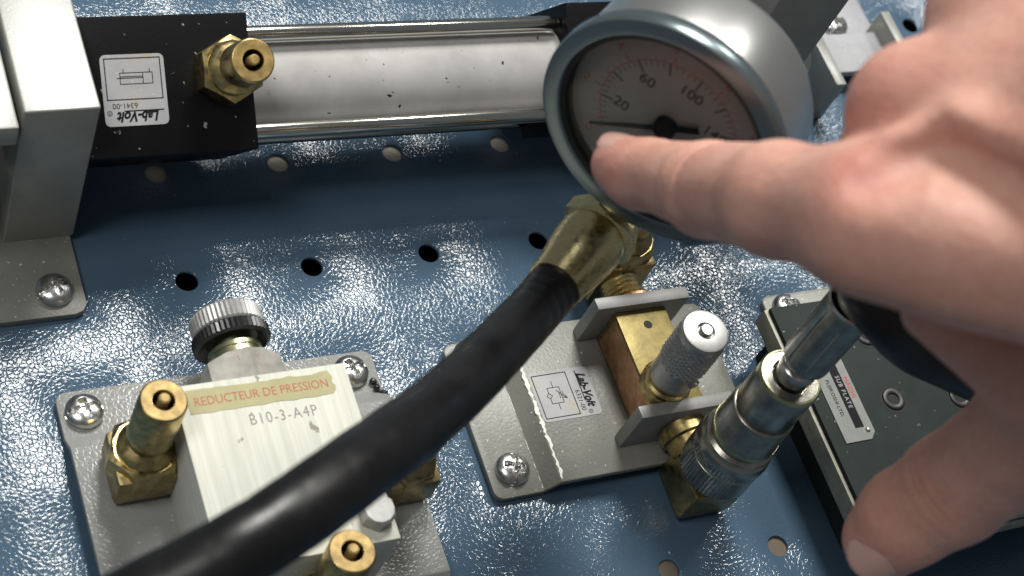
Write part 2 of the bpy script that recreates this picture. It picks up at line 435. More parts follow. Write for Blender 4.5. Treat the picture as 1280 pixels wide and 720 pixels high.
def sticker(parent, m, w, h, number, symbol, at):
    """silver label in its own frame m: x runs along the logo, y towards the logo edge"""
    s = part('sticker', prism(rrect(w, h, 1.5), 0, 0.12).xf(m), 'label', parent, 0, at=at)
    z = Matrix.Translation((0, 0, 0.13))
    k = Geo(); bw, y0, y1 = w * 0.435, -h * 0.445, h * 0.13
    for a, b in (((-bw, y0), (bw, y0)), ((bw, y0), (bw, y1)), ((bw, y1), (-bw, y1)), ((-bw, y1), (-bw, y0))): k.merge(bar2d(a, b, 0.28))
    part('frame_line', k.xf(m @ z), 'ink', s, 0, at=at)
    k = Geo(); cy = (y0 + y1) / 2
    for a, b in symbol: k.merge(bar2d((a[0], cy + a[1]), (b[0], cy + b[1]), 0.2))
    part('circuit_symbol', k.xf(m @ z), 'ink', s, 0, at=at)
    g = text_geo(number, 2.1, m @ z @ Matrix.Translation((w * 0.17, h * 0.215, 0)), 0, 0.0)
    part('lettering', g, 'ink', s, 0, at=at)
    g = text_geo('Lab-Volt', 3.75, m @ z @ Matrix.Translation((-0.55, h * 0.365, 0)), 0.30, 0.15, space=1.0, xs=0.86)
    g.merge(bar2d((-w * 0.42, h * 0.292), (w * 0.18, h * 0.292), 0.34).xf(m @ z))
    part('lettering', g, 'ink', s, 0, at=at)
    g = Geo(); R_ = Geo()
    for i in range(20):
        a0, a1 = 2 * math.pi * i / 20, 2 * math.pi * (i + 1) / 20
        R_.merge(bar2d((0.62 * math.cos(a0), 0.62 * math.sin(a0)), (0.62 * math.cos(a1), 0.62 * math.sin(a1)), 0.14))
    R_.xf(Matrix.Translation((w * 0.42, h * 0.315, 0)))
    R_.merge(text_geo('R', 0.95, Matrix.Translation((w * 0.42, h * 0.315, 0))))
    part('lettering', R_.xf(m @ z), 'ink', s, 0, at=at)
    return s

def plate_sheet(profile, axis, a0, a1, t, mat, parent, name='base_plate', bev=0.35, notch=None):
    """bent sheet: profile of (s, z_top) points swept along the other axis from a0 to a1"""
    n = len(profile); g = Geo()
    for a in (a0, a1):
        for s, z in profile: g.v.append((s, a, z) if axis == 'x' else (a, s, z))
        for s, z in reversed(profile): g.v.append((s, a, z - t) if axis == 'x' else (a, s, z - t))
    m2 = 2 * n
    for i in range(m2): g.f.append((i, (i + 1) % m2, m2 + (i + 1) % m2, m2 + i))
    for i in range(n - 1):
        g.f.append((i, i + 1, m2 - 2 - i, m2 - 1 - i)); g.f.append((m2 + i, m2 + i + 1, m2 + m2 - 2 - i, m2 + m2 - 1 - i))
    bm = bmesh.new(); vs = [bm.verts.new(p) for p in g.v]
    for f in g.f: bm.faces.new([vs[i] for i in f])
    bmesh.ops.recalc_face_normals(bm, faces=bm.faces)
    # round the free corners of the sheet in plan
    ends = (profile[0][0], profile[-1][0])
    ce = [e for e in bm.edges if abs(e.verts[0].co.z - e.verts[1].co.z) > t * 0.9 and all(any(abs((v.co.x if axis == 'x' else v.co.y) - q) < 1e-4 for q in ends) for v in e.verts)
          and abs(e.verts[0].co.x - e.verts[1].co.x) < 1e-4 and abs(e.verts[0].co.y - e.verts[1].co.y) < 1e-4]
    bmesh.ops.bevel(bm, geom=ce, offset=3.0, segments=5, affect='EDGES', profile=0.5)
    ed = [e for e in bm.edges if len(e.link_faces) == 2 and e.calc_face_angle(0) > rad(14) and e.calc_length() > 0.2]
    bmesh.ops.bevel(bm, geom=ed, offset=bev, segments=2, affect='EDGES', profile=0.5, clamp_overlap=True)
    bm.verts.index_update(); r = Geo(); r.v = [tuple(v.co) for v in bm.verts]; r.f = [tuple(v.index for v in f.verts) for f in bm.faces]; bm.free()
    return part(name, r, mat, parent, 40)

# ------------------------------------------------------------------ pneumatic cylinder with its mounting bracket
AL, YAW = rad(31.6), rad(-1.1)
Rz = Matrix.Rotation(YAW, 3, 'Z')
cu = Rz @ Vector((0, math.cos(AL), math.sin(AL))); cw = Rz @ Vector((0, -math.sin(AL), math.cos(AL))); cx = Rz @ Vector((1, 0, 0))
CA = Vector((9, 5.3, 33.3))
CM = Matrix((cx, cu, cw)).transposed().to_4x4(); CM.translation = CA          # cylinder frame: x axis, u across, w out of the ported face
def on_axis(x0): return CM @ Matrix.Translation((x0, 0, 0)) @ Matrix.Rotation(rad(90), 4, 'Y')
cyl = thing('pneumatic_cylinder', 'silver barrel pneumatic cylinder with black end caps and grey mounting bracket', 'cylinder', (9, 5.3, 0))
cap = part('end_cap', box(0.3, 47.3, -19, 19, -19, 19, 0.5).xf(CM), 'black_cap', cyl, 30)
part('end_cap', box(147.5, 196, -19, 19, -19, 19, 0.5).xf(CM), 'black_cap', cyl, 30)
part('barrel', lathe([(0, 47), (15.3, 47), (15.3, 147.8), (0, 147.8)], on_axis(0), 96), 'barrel', cyl)
for a in (-1, 1):
    for b in (-1, 1):
        part('tie_rod', lathe([(0, 0), (2.3, 0), (2.3, 97.6), (1.9, 98.2), (1.7, 99.6), (0, 99.8)],
             CM @ Matrix.Translation((47.2, 13.6 * a, 13.6 * b)) @ Matrix.Rotation(rad(90), 4, 'Y'), 28), 'chrome', cyl)
part('piston_rod', lathe([(0, 0), (5.2, 0), (5.2, 50), (0, 50)], on_axis(196), 32), 'chrome', cyl)
port_fitting(cyl, CM @ Vector((39.5, 2.6, 18.9)), cw, 26.5, 9.0, 16.3, 'brass', 0.5, cx)
cyl_sym = [((-4.4, -0.2), (2.6, -0.2)), ((-3.6, -1.6), (5.2, -1.6)), ((5.2, -1.6), (5.2, 1.4)), ((5.2, 1.4), (-3.6, 1.4)), ((-3.6, 1.4), (-3.6, -1.6)),
           ((2.6, -1.6), (2.6, 1.4)), ((-2.6, -1.6), (-2.6, -2.5)), ((4.5, -1.6), (4.5, -2.5)), ((-3.6, -0.6), (2.6, -0.6))]
cyl_sym = [((a[0], -a[1]), (b[0], -b[1])) for a, b in cyl_sym]
cyl_sym = [((-a[0], -a[1]), (-b[0], -b[1])) for a, b in cyl_sym]
st_at = CM @ Vector((14.1, -1.0, 19.02))
sticker(cyl, CM @ Matrix.Translation((14.1, -1.0, 19.02)) @ Matrix.Rotation(rad(180), 4, 'Z'), 17.3, 19.2, '6341-00', cyl_sym, st_at)
# left bracket: upright block on a foot
mb = part('mounting_bracket', box(-10.5, 9.0, -20.5, 26, 2.3, 62, 0.8, 3), 'bracket_grey', cyl, 30)
foot = bevelled(prism([(8, -20), (8, -43), (6.6, -45.2), (4.4, -46), (-60, -46), (-60, 30), (8, 30)], 0.05, 2.6), 0.4)
part('bracket_foot', foot, 'valve_grey', mb, 30)
screw(cyl, 0, -P, 2.6, 0.35)
# what stands left of the bracket: clamp block and rod nut
part('clamp_block', box(-46, -11.6, -22.5, 20, 51, 58.5, 0.7), 'bracket_grey', cyl, 30)
part('rod_nut', hexnut(30, 22, frame((-36, 2, 33), (1, 0, 0)), 1.5, True), 'steel_dark', cyl, 25)
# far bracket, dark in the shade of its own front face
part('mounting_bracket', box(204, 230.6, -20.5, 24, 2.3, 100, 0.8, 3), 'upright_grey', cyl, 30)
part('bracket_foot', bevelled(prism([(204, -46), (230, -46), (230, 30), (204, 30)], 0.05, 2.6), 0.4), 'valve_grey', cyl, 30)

# ------------------------------------------------------------------ channel bracket at the far right
chb = thing('channel_bracket', 'small grey channel bracket with two flanges behind the knuckles', 'bracket', (300, 15, 0))
part('web', box(281, 321, 12.6, 30, 5.0, 8.0, 0.4), 'far_grey', chb, 30)
part('flange', box(276.8, 281, -1.2, 22, 0.1, 19.8, 0.5), 'bracket_grey', chb, 30)
part('flange', box(316.5, 320.4, 11.0, 33.5, 0.1, 15.5, 0.5), 'bracket_grey', chb, 30)
plate_sheet([(30, 2.4), (52, 2.4)], 'y', 293, 322, 2.3, 'far_grey', chb, 'ear_plate')
screw(chb, 304.8, 38.1, 2.4, 0.8)

# ------------------------------------------------------------------ pressure reducer on its plate
red = thing('pressure_reducer', 'silver block pressure reducer with aged tape label on grey wrinkle plate', 'pressure reducer', (38.6, -112, 0))
plate_sheet([(-69.4, 2.4), (-83.2, 2.4), (-88.2, 7.0), (-141.5, 7.0), (-146, 2.4), (-160, 2.4)], 'y', -6.6, 84.4, 2.3, 'grey_wrinkle', red)
screw(red, 0, -76.4, 2.4, 0.15); screw(red, 76.2, -76.2, 2.4, 0.3); screw(red, 0, -2 * P - 76.2, 2.4, 1.0); screw(red, 76.2, -2 * P - 76.2, 2.4, 0.7)
blk = part('body_block', box(15.4, 62.0, -140.3, -89.0, 7.02, 35.0, 0.45), 'block', red, 30)
# tape label with torn ends
random.seed(3)
tp = []
for i in range(15): tp.append((18.3 + i * 2.72 + random.uniform(-.2, .2), -97.6 + random.uniform(-.22, .22) - 0.05 * i * 0))
for i in range(5): tp.append((57.2 + random.uniform(-.7, .5), -96.6 + 1.25 * i))
for i in range(19): tp.append((56.6 - i * 2.12, -91.0 + random.uniform(-.35, .35)))
for i in range(4): tp.append((17.6 + random.uniform(-.3, .6), -92.2 - 1.3 * i))
tape = part('tape_label', prism(tp, 35.01, 35.12), 'tape', blk, 0)
part('lettering', text_geo('REDUCTEUR DE PRESSION', 3.55, Matrix.Translation((37.8, -94.4, 35.13)), 0, 0.0, xs=0.86), 'ink_pale_red', blk, 0)
part('lettering', text_geo('B10-3-A4P', 4.5, Matrix.Translation((41.6, -101.6, 35.0)), 0, -0.02, space=1.18, xs=0.80), 'ink_grey', blk, 0)
bolt_at = (57.0, -133.2, 35.0)
bolt = part('hex_bolt', hexnut(8.0, 4.8, frame(bolt_at, (0, 0, 1)), 0.7, rot=0.45), 'knob_alu', red, 25, at=bolt_at)
# adjusting screw out of the back face
YM = frame((38.6, -89.0, 21.0), (0, 1, 0), (0, 0, 1))
hx = part('hex_bonnet', hexnut(20.0, 10.8, YM, 1.4), 'hex_nickel', red, 25)
pr = Geo(); random.seed(5)
for c_ in range(3):
    for q_ in range(9):
        if random.random() < 0.85: pr.merge(bar2d((36.2 + 2.0 * c_ + random.uniform(-.5, .5), -87.6 + q_ * 0.85), (37.2 + 2.0 * c_, -87.6 + q_ * 0.85 + random.uniform(-.2, .2)), 0.35, 31.02))
part('faded_print', pr, 'ink_pale_red', hx, 0)
part('collar', lathe([(0, 10), (7.6, 10), (7.6, 12.0), (6.9, 12.4), (6.9, 13.6), (7.4, 13.8), (7.4, 15.0), (5.6, 15.3), (5.6, 20), (0, 20)], YM, 48), 'steel_yellow', red)
kn = lambda i, k, h: (0.22 if k % 2 else -0.18)
part('lock_nut', lathe([(0, 18.4), (7.2, 18.4), (9.6, 16.4), (10.5, 17.0), (10.5, 19.8), (9.9, 20.4), (0, 20.4)], YM, 96, lambda i, k, h: kn(i, k, h) if 2 < i < 5 else 0), 'black_plastic', red, 25)
part('adjusting_knob', lathe([(0, 20.6), (9.3, 20.6), (9.75, 21.2), (9.75, 25.6), (9.3, 26.2), (0, 26.4)], YM, 96, lambda i, k, h: kn(i, k, h) if 1 < i < 4 else 0), 'knob_alu', red, 25)
# elbows with their upright nipples
def elbow(parent, x, y, side):
    e = part('elbow', box(x - 8.0, x + 8.0, y - 8.0, y + 8.0, 8.2, 20.0, 1.6, 2), 'brass_dark', parent, 30)
    part('elbow_neck', lathe([(0, 0), (6.5, 0), (6.5, 7.9), (0, 7.9)], frame((x + 7 * side, y, 14), (side, 0, 0)), 32), 'brass_dark', parent)
elbow(red, 8.0, -99.0, 1); port_fitting(red, (8.0, -98.6, 15.0), (0.03, 0.0, 1), 32.5, 8.0, 17.0, 'brass', 0.15)
elbow(red, 77.0, -113.0, -1); port_fitting(red, (77.0, -113.0, 14.0), (0.0, 0.0, 1), 30, 8.0, 15.0, 'brass_dark', 0.15)
part('elbow', box(36, 52, -157, -141, 8.2, 20, 1.6, 2), 'brass_dark', red, 30)
port_fitting(red, (44.6, -147.0, 13.0), (0.0, 0.06, 1), 32.5, 8.0, 17.0, 'brass', 0.15)

# ------------------------------------------------------------------ flow control valve on its plate
val = thing('flow_control_valve', 'brass flow control valve with silver knurled knob on grey plate', 'flow valve', (150, -98, 0))
plate_sheet([(106.6, 2.4), (121.9, 2.4), (126.0, 7.0), (194.4, 7.0)], 'x', -71.5, -122.6, 2.3, 'valve_grey', val)
screw(val, 3 * P, -3 * P, 2.4, 1.25); screw(val, 3 * P, -2 * P, 2.4, 0.5)
# worn paint along the folds
random.seed(11)
for xx, zz, amp, w in ((122.0, 2.44, 0.12, 0.35), (126.5, 7.02, 0.45, 0.9)):
    n = 60; ys = [-76 - 45.5 * i / n for i in range(n + 1)]
    l = [(xx - w / 2 + random.uniform(-amp, amp), y) for y in ys]; r = [(xx + w / 2 + random.uniform(-amp, amp), y) for y in ys]
    part('worn_edge', prism(l + r[::-1], zz - 0.02, zz + 0.05), 'white_edge', val, 0)
for y0, y1 in ((-79.0, -75.0), (-115.4, -111.4)):
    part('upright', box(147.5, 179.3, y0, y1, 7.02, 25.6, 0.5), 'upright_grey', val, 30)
body = part('valve_body', box(154.2, 171.6, -111.3, -79.1, 7.1, 22.4, 0.35), 'brass_body', val, 30)
part('tap_hole', lathe([(0, 0.02), (1.4, 0.02), (1.4, 0.0)], frame((163.5, -84.5, 22.4), (0, 0, 1)), 24), 'hole_shade', body)  # flat dark disc: the hole's shade by colour alone
part('side_label', prism([(-109.8, 8.2), (-80.8, 8.2), (-80.8, 21.4), (-109.8, 21.4)], 0, 0.08).xf(Matrix(((0, 0, -1, 154.2), (1, 0, 0, 0), (0, 1, 0, 0), (0, 0, 0, 1)))), 'copper', body, 0)
KM = frame((160.2, -105.0, 22.4), (-0.05, -0.02, 1))
part('collar', lathe([(0, 0), (7.6, 0), (7.6, 2.2), (7.0, 2.8), (7.0, 4.2), (6.2, 4.8), (6.2, 7.5), (0, 7.5)], KM, 48), 'brass', val)
def knurl(i, k, h):
    a = 2 * math.pi * k / 144; return 0.62 * abs(math.cos(11 * a + h * 1.7)) * abs(math.cos(11 * a - h * 1.7)) - 0.2
kp = [(0, 6.6), (5.9, 6.6), (6.3, 7.2), (6.3, 15.4), (6.55, 15.8)] + [(6.55, 16 + 0.35 * j) for j in range(1, 41)] + [(6.6, 31.0), (6.6, 32.2), (6.2, 33.0), (5.7, 33.2), (2.5, 33.2), (2.4, 32.2), (0, 32.2)]
kp = [(r_ * 1.06, h_) for r_, h_ in kp]
kb = part('knob', lathe(kp, KM, 144, lambda i, k, h: knurl(i, k, h) if 4 < i < 45 else 0), 'knob_bright', val, 25)
part('stem', lathe([(0, 34.0), (1.6, 34.0), (1.9, 33.7), (1.9, 31.5), (0, 31.5)], KM, 24), 'steel', kb)
part('set_screw', lathe([(0, 0.3), (0.8, 0.3), (0.8, 0.6), (1.5, 0.6), (1.7, 0.2), (1.7, -0.5)], frame(KM @ Vector((6.95 * math.cos(rad(-72)), 6.95 * math.sin(rad(-72)), 12.6)), KM.to_3x3() @ Vector((math.cos(rad(-72)), math.sin(rad(-72)), 0))), 24), 'steel_dark', kb)
vs_sym = [((-4.6, 0), (-2.6, 0)), ((-2.6, -2.0), (-2.6, 1.9)), ((-2.6, 1.9), (2.6, 1.9)), ((-2.6, -2.0), (-0.9, -2.0)), ((0.9, -2.0), (2.6, -2.0)), ((2.6, -2.0), (2.6, 1.9)),
          ((2.6, 0), (4.6, 0)), ((-0.9, -2.0), (0, -1.1)), ((0, -1.1), (0.9, -2.0)), ((0.9, -2.0), (0, -2.9)), ((0, -2.9), (-0.9, -2.0)), ((-1.6, 0.6), (1.4, 3.4)),
          ((-1.0, 1.3), (1.0, 1.3)), ((-1.0, 2.5), (1.0, 2.5)), ((1.4, 3.4), (0.3, 3.0)), ((1.4, 3.4), (1.1, 2.3))]
sm = Matrix(((0, 1, 0, 137.1), (-1, 0, 0, -95.5), (0, 0, 1, 7.02), (0, 0, 0, 1)))
sticker(val, sm, 16.3, 19.6, '6321-00', vs_sym, (137.1, -95.5, 7.02))
# front port: tube out of the upright and an elbow block
part('port_tube', lathe([(0, 0), (6.9, 0), (6.9, 0.8), (7.6, 1.0), (7.6, 4.0), (6.6, 4.6), (6.6, 9), (0, 9)], frame((165.0, -115.2, 15.0), (0.1, -1, 0)), 40), 'brass', val)
part('port_elbow', box(159.5, 177.5, -139.2, -122.4, 2.2, 16.2, 1.4, 2), 'brass_dark', val, 30)
# rear port: washer, threads and a dark hex elbow
TM = frame((164.0, -75.0, 15.5), (0, 1, 0))
part('washer', lathe([(0, 0), (8.6, 0), (8.6, 1.4), (0, 1.4)], TM, 40), 'copper', val)
thr = [(0, 1.4)]
for j in range(6): thr += [(6.4, 1.6 + j * 1.5), (5.6, 2.3 + j * 1.5)]
part('threads', lathe(thr + [(0, 10.6)], TM, 40), 'brass_bright', val)
part('port_elbow', box(156.0, 173.5, -66, -49, 6.5, 25.0, 1.4, 2), 'brass_dark', val, 30)
port_fitting(val, (164.6, -57.5, 22.0), (0, 0, 1), 26, 8, 16.5, 'brass_dark', 0.2)

# ------------------------------------------------------------------ quick coupler with crimped ferrule and its hose
Cb = Vector((168.9, -130.8, 17.0)); Ct = Vector((168.4, -128.3, 103.8))
CX = (Ct - Cb).normalized(); QM = frame(Cb, CX)
cp = thing('hose_coupler', 'steel quick coupler with open crimped ferrule standing beside the valve', 'coupler', tuple(Cb))
def kn2(i, k, h): return 0.16 * (1 if k % 2 else -1)
part('lock_ring', lathe([(0, -1), (9.2, -1), (10.3, 0.2)] + [(10.9, 1.0 + j) for j in range(9)] + [(10.9, 10.2), (10.4, 10.6), (10.4, 11.2), (11.2, 11.7)] + [(11.2, 12.2 + j) for j in range(4)] + [(10.9, 16.9), (10.2, 17.8), (0, 17.8)],
     QM, 120, lambda i, k, h: kn2(i, k, h) if (2 < i < 12 or 15 < i < 19) else 0), 'steel_dark', cp, 25)
part('ring_edge', lathe([(10.9, 10.5), (11.05, 10.9), (10.9, 11.3), (10.2, 11.3), (10.2, 10.5), (10.9, 10.5)], QM, 80), 'steel_yellow', cp)
part('sleeve', lathe([(0, 17), (10.2, 17.6), (10.55, 18.3), (10.4, 19.4), (9.3, 20.2), (9.3, 21.6), (9.9, 22.2), (10.0, 23.4), (9.6, 24.2), (9.5, 34.0), (9.2, 35.0), (8.6, 35.4), (0, 35.4)], QM, 80), 'steel_dark', cp)
part('ring_edge', lathe([(9.95, 22.0), (10.15, 22.8), (9.95, 23.6), (9.3, 23.6), (9.3, 22.0), (9.95, 22.0)], QM, 80), 'steel_yellow', cp)
part('ring_edge', lathe([(10.4, 18.0), (10.65, 18.4), (10.4, 19.0), (9.6, 19.0), (9.6, 18.0), (10.4, 18.0)], QM, 80), 'steel_yellow', cp)
part('body', lathe([(0, 35), (8.2, 35.2), (8.9, 36.2), (8.9, 50.6), (8.4, 51.6), (5.6, 51.8), (5.4, 49.5), (0, 49.5)], QM, 80), 'steel_dark', cp)
part('ring_edge', lathe([(8.85, 50.4), (9.0, 50.9), (8.5, 51.75), (7.9, 51.85), (7.9, 51.6), (8.2, 51.2), (8.85, 50.4)], QM, 80), 'steel_yellow', cp)
part('neck', lathe([(0, 49), (4.9, 49), (4.9, 55.0), (5.3, 55.4), (5.3, 57.5), (4.6, 58), (4.6, 62), (0, 62)], QM, 48), 'steel', cp)
# ferrule: crimped shell, open at the top
def crimp(i, k, h): return (-0.30 if (k % 12) < 2 else 0.0) if 61 < h < 85.5 else 0
fp = [(4.8, 60.0), (6.0, 60.2), (6.5, 61.0)] + [(6.6 + 0.012 * j, 62 + 2 * j) for j in range(13)] + [(6.85, 87.6), (6.6, 88.0), (6.1, 87.8), (5.95, 86), (5.8, 70), (0, 69)]
part('ferrule', lathe(fp, QM, 96, crimp), 'steel_dark', cp, 30)
part('ferrule_rim', lathe([(6.1, 87.9), (6.5, 88.25), (6.95, 87.6), (6.6, 87.2), (6.1, 87.9)], QM, 80), 'steel', cp)
hp = [np.array(QM @ Vector((0, 0, 66))), np.array(QM @ Vector((0.2, 0.2, 82))), np.array(QM @ Vector((1.4, 1.2, 91))), np.array((163.9, -136.5, 118.4)), np.array((175.6, -143.0, 109.9)), np.array((191.2, -148.0, 103.3)), np.array((214.3, -154.6, 93.4)), np.array((247.9, -164.4, 75.1))]
part('hose', tube(catmull(hp, 12), lambda t: 4.6 if t < 0.2 else 4.6 + min(3.2, (t - 0.2) * 22), 32), 'rubber', cp)

# ------------------------------------------------------------------ green-grey subplate on the right
sub = thing('subplate', 'dark green-grey subplate block with a metal name plate under the hand', 'subplate', (255, -130, 0))
plate_sheet([(221, 2.4), (320, 2.4)], 'x', -70.3, -87.2, 2.3, 'valve_grey', sub, 'mounting_ear')
screw(sub, 6 * P, -2 * P, 2.4, 0.8)
part('pedestal', box(211, 318, -158, -90, 0.1, 17, 0.5), 'sub_green', sub, 30)
part('subplate_edge', box(203.8, 325, -168.4, -86, 16.8, 23.9, 0.5), 'sub_edge', sub, 30)
sb = part('subplate_body', box(205.0, 324.6, -168.0, -86.4, 23.92, 25.6, 0.4), 'sub_green', sub, 30)
for x, y in ((233.2, -123.3), (234.5, -100.5), (256.5, -108.0), (257.5, -126.5)):
    part('socket_screw', lathe([(0, -0.9), (2.0, -0.9), (2.0, 0.05), (3.0, 0.25), (3.6, 0.1), (3.9, -0.4)], frame((x, y, 25.95), (0, 0, 1)), 32), 'black_oxide', sub, 40, at=(x, y, 25.95))
    part('screw_recess', lathe([(4.9, 0.03), (4.9, 0.0), (0, 0.0), (0, 0.03)], frame((x, y, 25.62), (0, 0, 1)), 32), 'hole_shade', sub, 0, at=(x, y, 25.62))  # flat disc painted with the shade of the recess
ch = 2.2; x0, x1, y0, y1 = 209.6, 221.2, -134.6, -96.5
tag_ = part('name_plate', prism([(x0, y0), (x1 - ch, y0), (x1, y0 + ch), (x1, y1 - ch), (x1 - ch, y1), (x0 + ch, y1), (x0, y1 - ch)], 25.62, 25.95), 'tag_metal', sub, 0)
T90 = Matrix(((0, 1, 0, 0), (-1, 0, 0, 0), (0, 0, 1, 25.97), (0, 0, 0, 1)))
tx = lambda s, size, x, y, **k: text_geo(s, size, Matrix.Translation((x, y, 0)) @ T90, **k)
part('lettering', tx('NACHI', 2.2, 219.5, -117.0, bold=0.03, space=1.1), 'ink_red', tag_, 0)
part('name_band', prism([(215.0, -130.4), (218.2, -130.4), (218.2, -99), (215.0, -99)], 25.955, 25.975), 'ink', tag_, 0)
part('lettering', tx('SUB PLATE', 2.0, 216.7, -118.2, space=1.2).xf(Matrix.Translation((0, 0, 0.02))), 'label', tag_, 0)
part('lettering', tx('FUJIKOSHI LTD.', 1.75, 212.6, -119.8, bold=0.02, space=1.05), 'ink', tag_, 0)
part('rivet', lathe([(0, 0.6), (0.5, 0.5), (0.9, 0.0)], frame((219.0, -131.6, 25.95), (0, 0, 1)), 20), 'steel', tag_)

# ------------------------------------------------------------------ gauge hose
GN = Vector((-0.7914, -0.6113, 0.0)).normalized()          # the way the dial faces
GC = Vector((112.3, -93.0, 134.0))
EL = Vector((121.8, -85.6, 85.0))
hose = thing('air_hose', 'thick black rubber air hose with brass end crossing the reducer', 'hose', tuple(EL))
HM = frame(EL, GN, (0, 0, 1))
part('ferrule', lathe([(0, 5), (8.6, 5.2), (9.0, 6.2), (9.1, 9), (8.95, 12), (8.3, 17), (7.6, 21.5), (7.3, 25.5), (7.15, 26.2), (6.6, 26.2)], HM, 64), 'brass_bright', hose)
part('hex_nut', hexnut(18.5, 6.5, frame(EL + GN * -1.0, GN, (0, 0, 1)), 1.0, True, 0.35), 'brass_bright', hose, 25)
part('elbow', box(-8, 8, -8, 8, -16, -1.2, 1.4, 2).xf(HM), 'brass_dark', hose, 30)
f0 = np.array(EL + GN * 20); f1 = np.array(EL + GN * 32)
hp = [f0, f1, (83.1, -115.4, 91.1), (51.3, -139.0, 109.8), (15.0, -162.7, 133.6), (-9.7, -174.9, 138.5), (-32.0, -179.7, 131.0), (-52.2, -182.8, 123.1), (-67.8, -184.2, 116.1)]
def hose_r(t):
    return 6.8 + 0.4 * min(1, max(0, (t - 0.2) / 0.25)) - sum(a * math.exp(-((t - c_) / w_) ** 2) for c_, w_, a in ((0.335, 0.006, 0.06), (0.46, 0.004, 0.06), (0.60, 0.005, 0.06), (0.60, 0.03, 0.05)))
rub = part('rubber_hose', tube(catmull(hp, 40), hose_r, 64, 0.020), 'rubber', hose)

# ------------------------------------------------------------------ pressure gauge
gau = thing('pressure_gauge', 'round steel pressure gauge with white dial under the pointing finger', 'gauge', tuple(GC - GN * 12 - Vector((0, 0, 41))))
GM = Matrix((Vector((0, 0, 1)).cross(GN), Vector((0, 0, 1)), GN)).transposed().to_4x4(); GM.translation = GC   # x right on the dial, y up, z out
part('case', lathe([(29.0, -1.6), (29.2, -3.0), (29.0, -22.5), (27.6, -25), (24, -26), (0, -26)], GM, 96), 'gauge_case', gau)
part('bezel', lathe([(26.3, -6.0), (26.3, -0.9), (26.8, -0.3), (29.8, 0.0), (30.7, -0.4), (31.0, -1.2), (31.0, -4.4), (30.6, -5.2), (29.0, -5.6)], GM, 96), 'gauge_rim', gau)
part('gasket', lathe([(25.2, -1.2), (26.25, -0.7), (26.25, -6.0), (25.2, -6.0), (25.2, -1.2)], GM, 96), 'gauge_black', gau)
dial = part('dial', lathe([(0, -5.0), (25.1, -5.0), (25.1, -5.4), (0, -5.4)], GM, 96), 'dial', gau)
def pol(a, r): return (r * math.sin(rad(a)), r * math.cos(rad(a)))
DZ = GM @ Matrix.Translation((0, 0, -4.97))
k = Geo(); kr = Geo()
for i in range(0, 51):
    a = -132 + 273 * i / 50; big = i % 5 == 0
    k.merge(bar2d(pol(a, 14.6 if big else 16.2), pol(a, 17.3), 0.45 if big else 0.2))
for i in range(60):
    a0, a1 = -135 + 4.5 * i, -135 + 4.5 * (i + 1); kr.merge(bar2d(pol(a0, 17.7), pol(a1, 17.7), 0.3))
for i in range(0, 36):
    a = -135 + 270 * i / 35; kr.merge(bar2d(pol(a, 17.9), pol(a, 19.8 if i % 5 == 0 else 18.9), 0.4 if i % 5 == 0 else 0.2))
part('scale_ticks', k.xf(DZ), 'dial_ink', dial, 0)
part('scale_ticks', kr.xf(DZ), 'dial_red', dial, 0)
g = Geo(); gr = Geo()
for i, s in ((1, '20'), (3, '60'), (5, '100'), (7, '140'), (9, '180')):
    g.merge(text_geo(s, 4.2, DZ @ Matrix.Translation((*pol(-132 + 27.3 * i, 12.2), 0)), 0, 0.06))
for i in range(0, 8):
    gr.merge(text_geo(str(i * 2), 3.6, DZ @ Matrix.Translation((*pol(-135 + 270 * i / 7, 22.2), 0)), 0, 0.04))
part('lettering', g, 'dial_ink', dial, 0); part('lettering', gr, 'dial_red', dial, 0)
nd = Geo(); d = Vector(pol(-129.5, 1)); s_ = Vector((-d.y, d.x))
q = lambda a, b: tuple(d * a + s_ * b)
nd.add(prism([q(-9, 0.9), q(-9, -0.9), q(0, -0.8), q(20.5, -0.3), q(20.5, 0.3), q(0, 0.8)], 1.2, 1.5).v, prism([q(-9, 0.9), q(-9, -0.9), q(0, -0.8), q(19.5, -0.25), q(19.5, 0.25), q(0, 0.8)], 1.2, 1.5).f)
nee = part('needle', nd.xf(DZ), 'ink', gau, 0)
part('hub', lathe([(0, 2.6), (2.4, 2.6), (2.8, 2.2), (2.8, 0), (0, 0)], DZ, 32), 'ink', nee)
part('lens', lathe([(0, -2.0), (25.6, -2.0), (25.6, -2.6), (0, -2.6)], GM, 64), 'glass', gau, 0)
SM = frame(GC - GN * 12 - Vector((0, 0, 41)), (0, 0, 1))
part('stem', lathe([(0, 0), (5, 0), (5, 6), (7, 6.5), (7, 12.5), (0, 13)], SM, 32), 'brass_dark', gau)

# ------------------------------------------------------------------ the hand
def smin(a, b, k):
    h = np.clip(0.5 + 0.5 * (b - a) / k, 0, 1); return b * (1 - h) + a * h - k * h * (1 - h)
def cone(Pt, a, b, ra, rb):
    a = np.array(a, float); b = np.array(b, float); ab = b - a; t = np.clip(((Pt - a) @ ab) / (ab @ ab), 0, 1)
    return np.linalg.norm(Pt - a - t[:, None] * ab, axis=1) - (ra + (rb - ra) * t)
def ball(Pt, c, r, sc=None): return np.linalg.norm(Pt - np.array(c, float), axis=1) - r

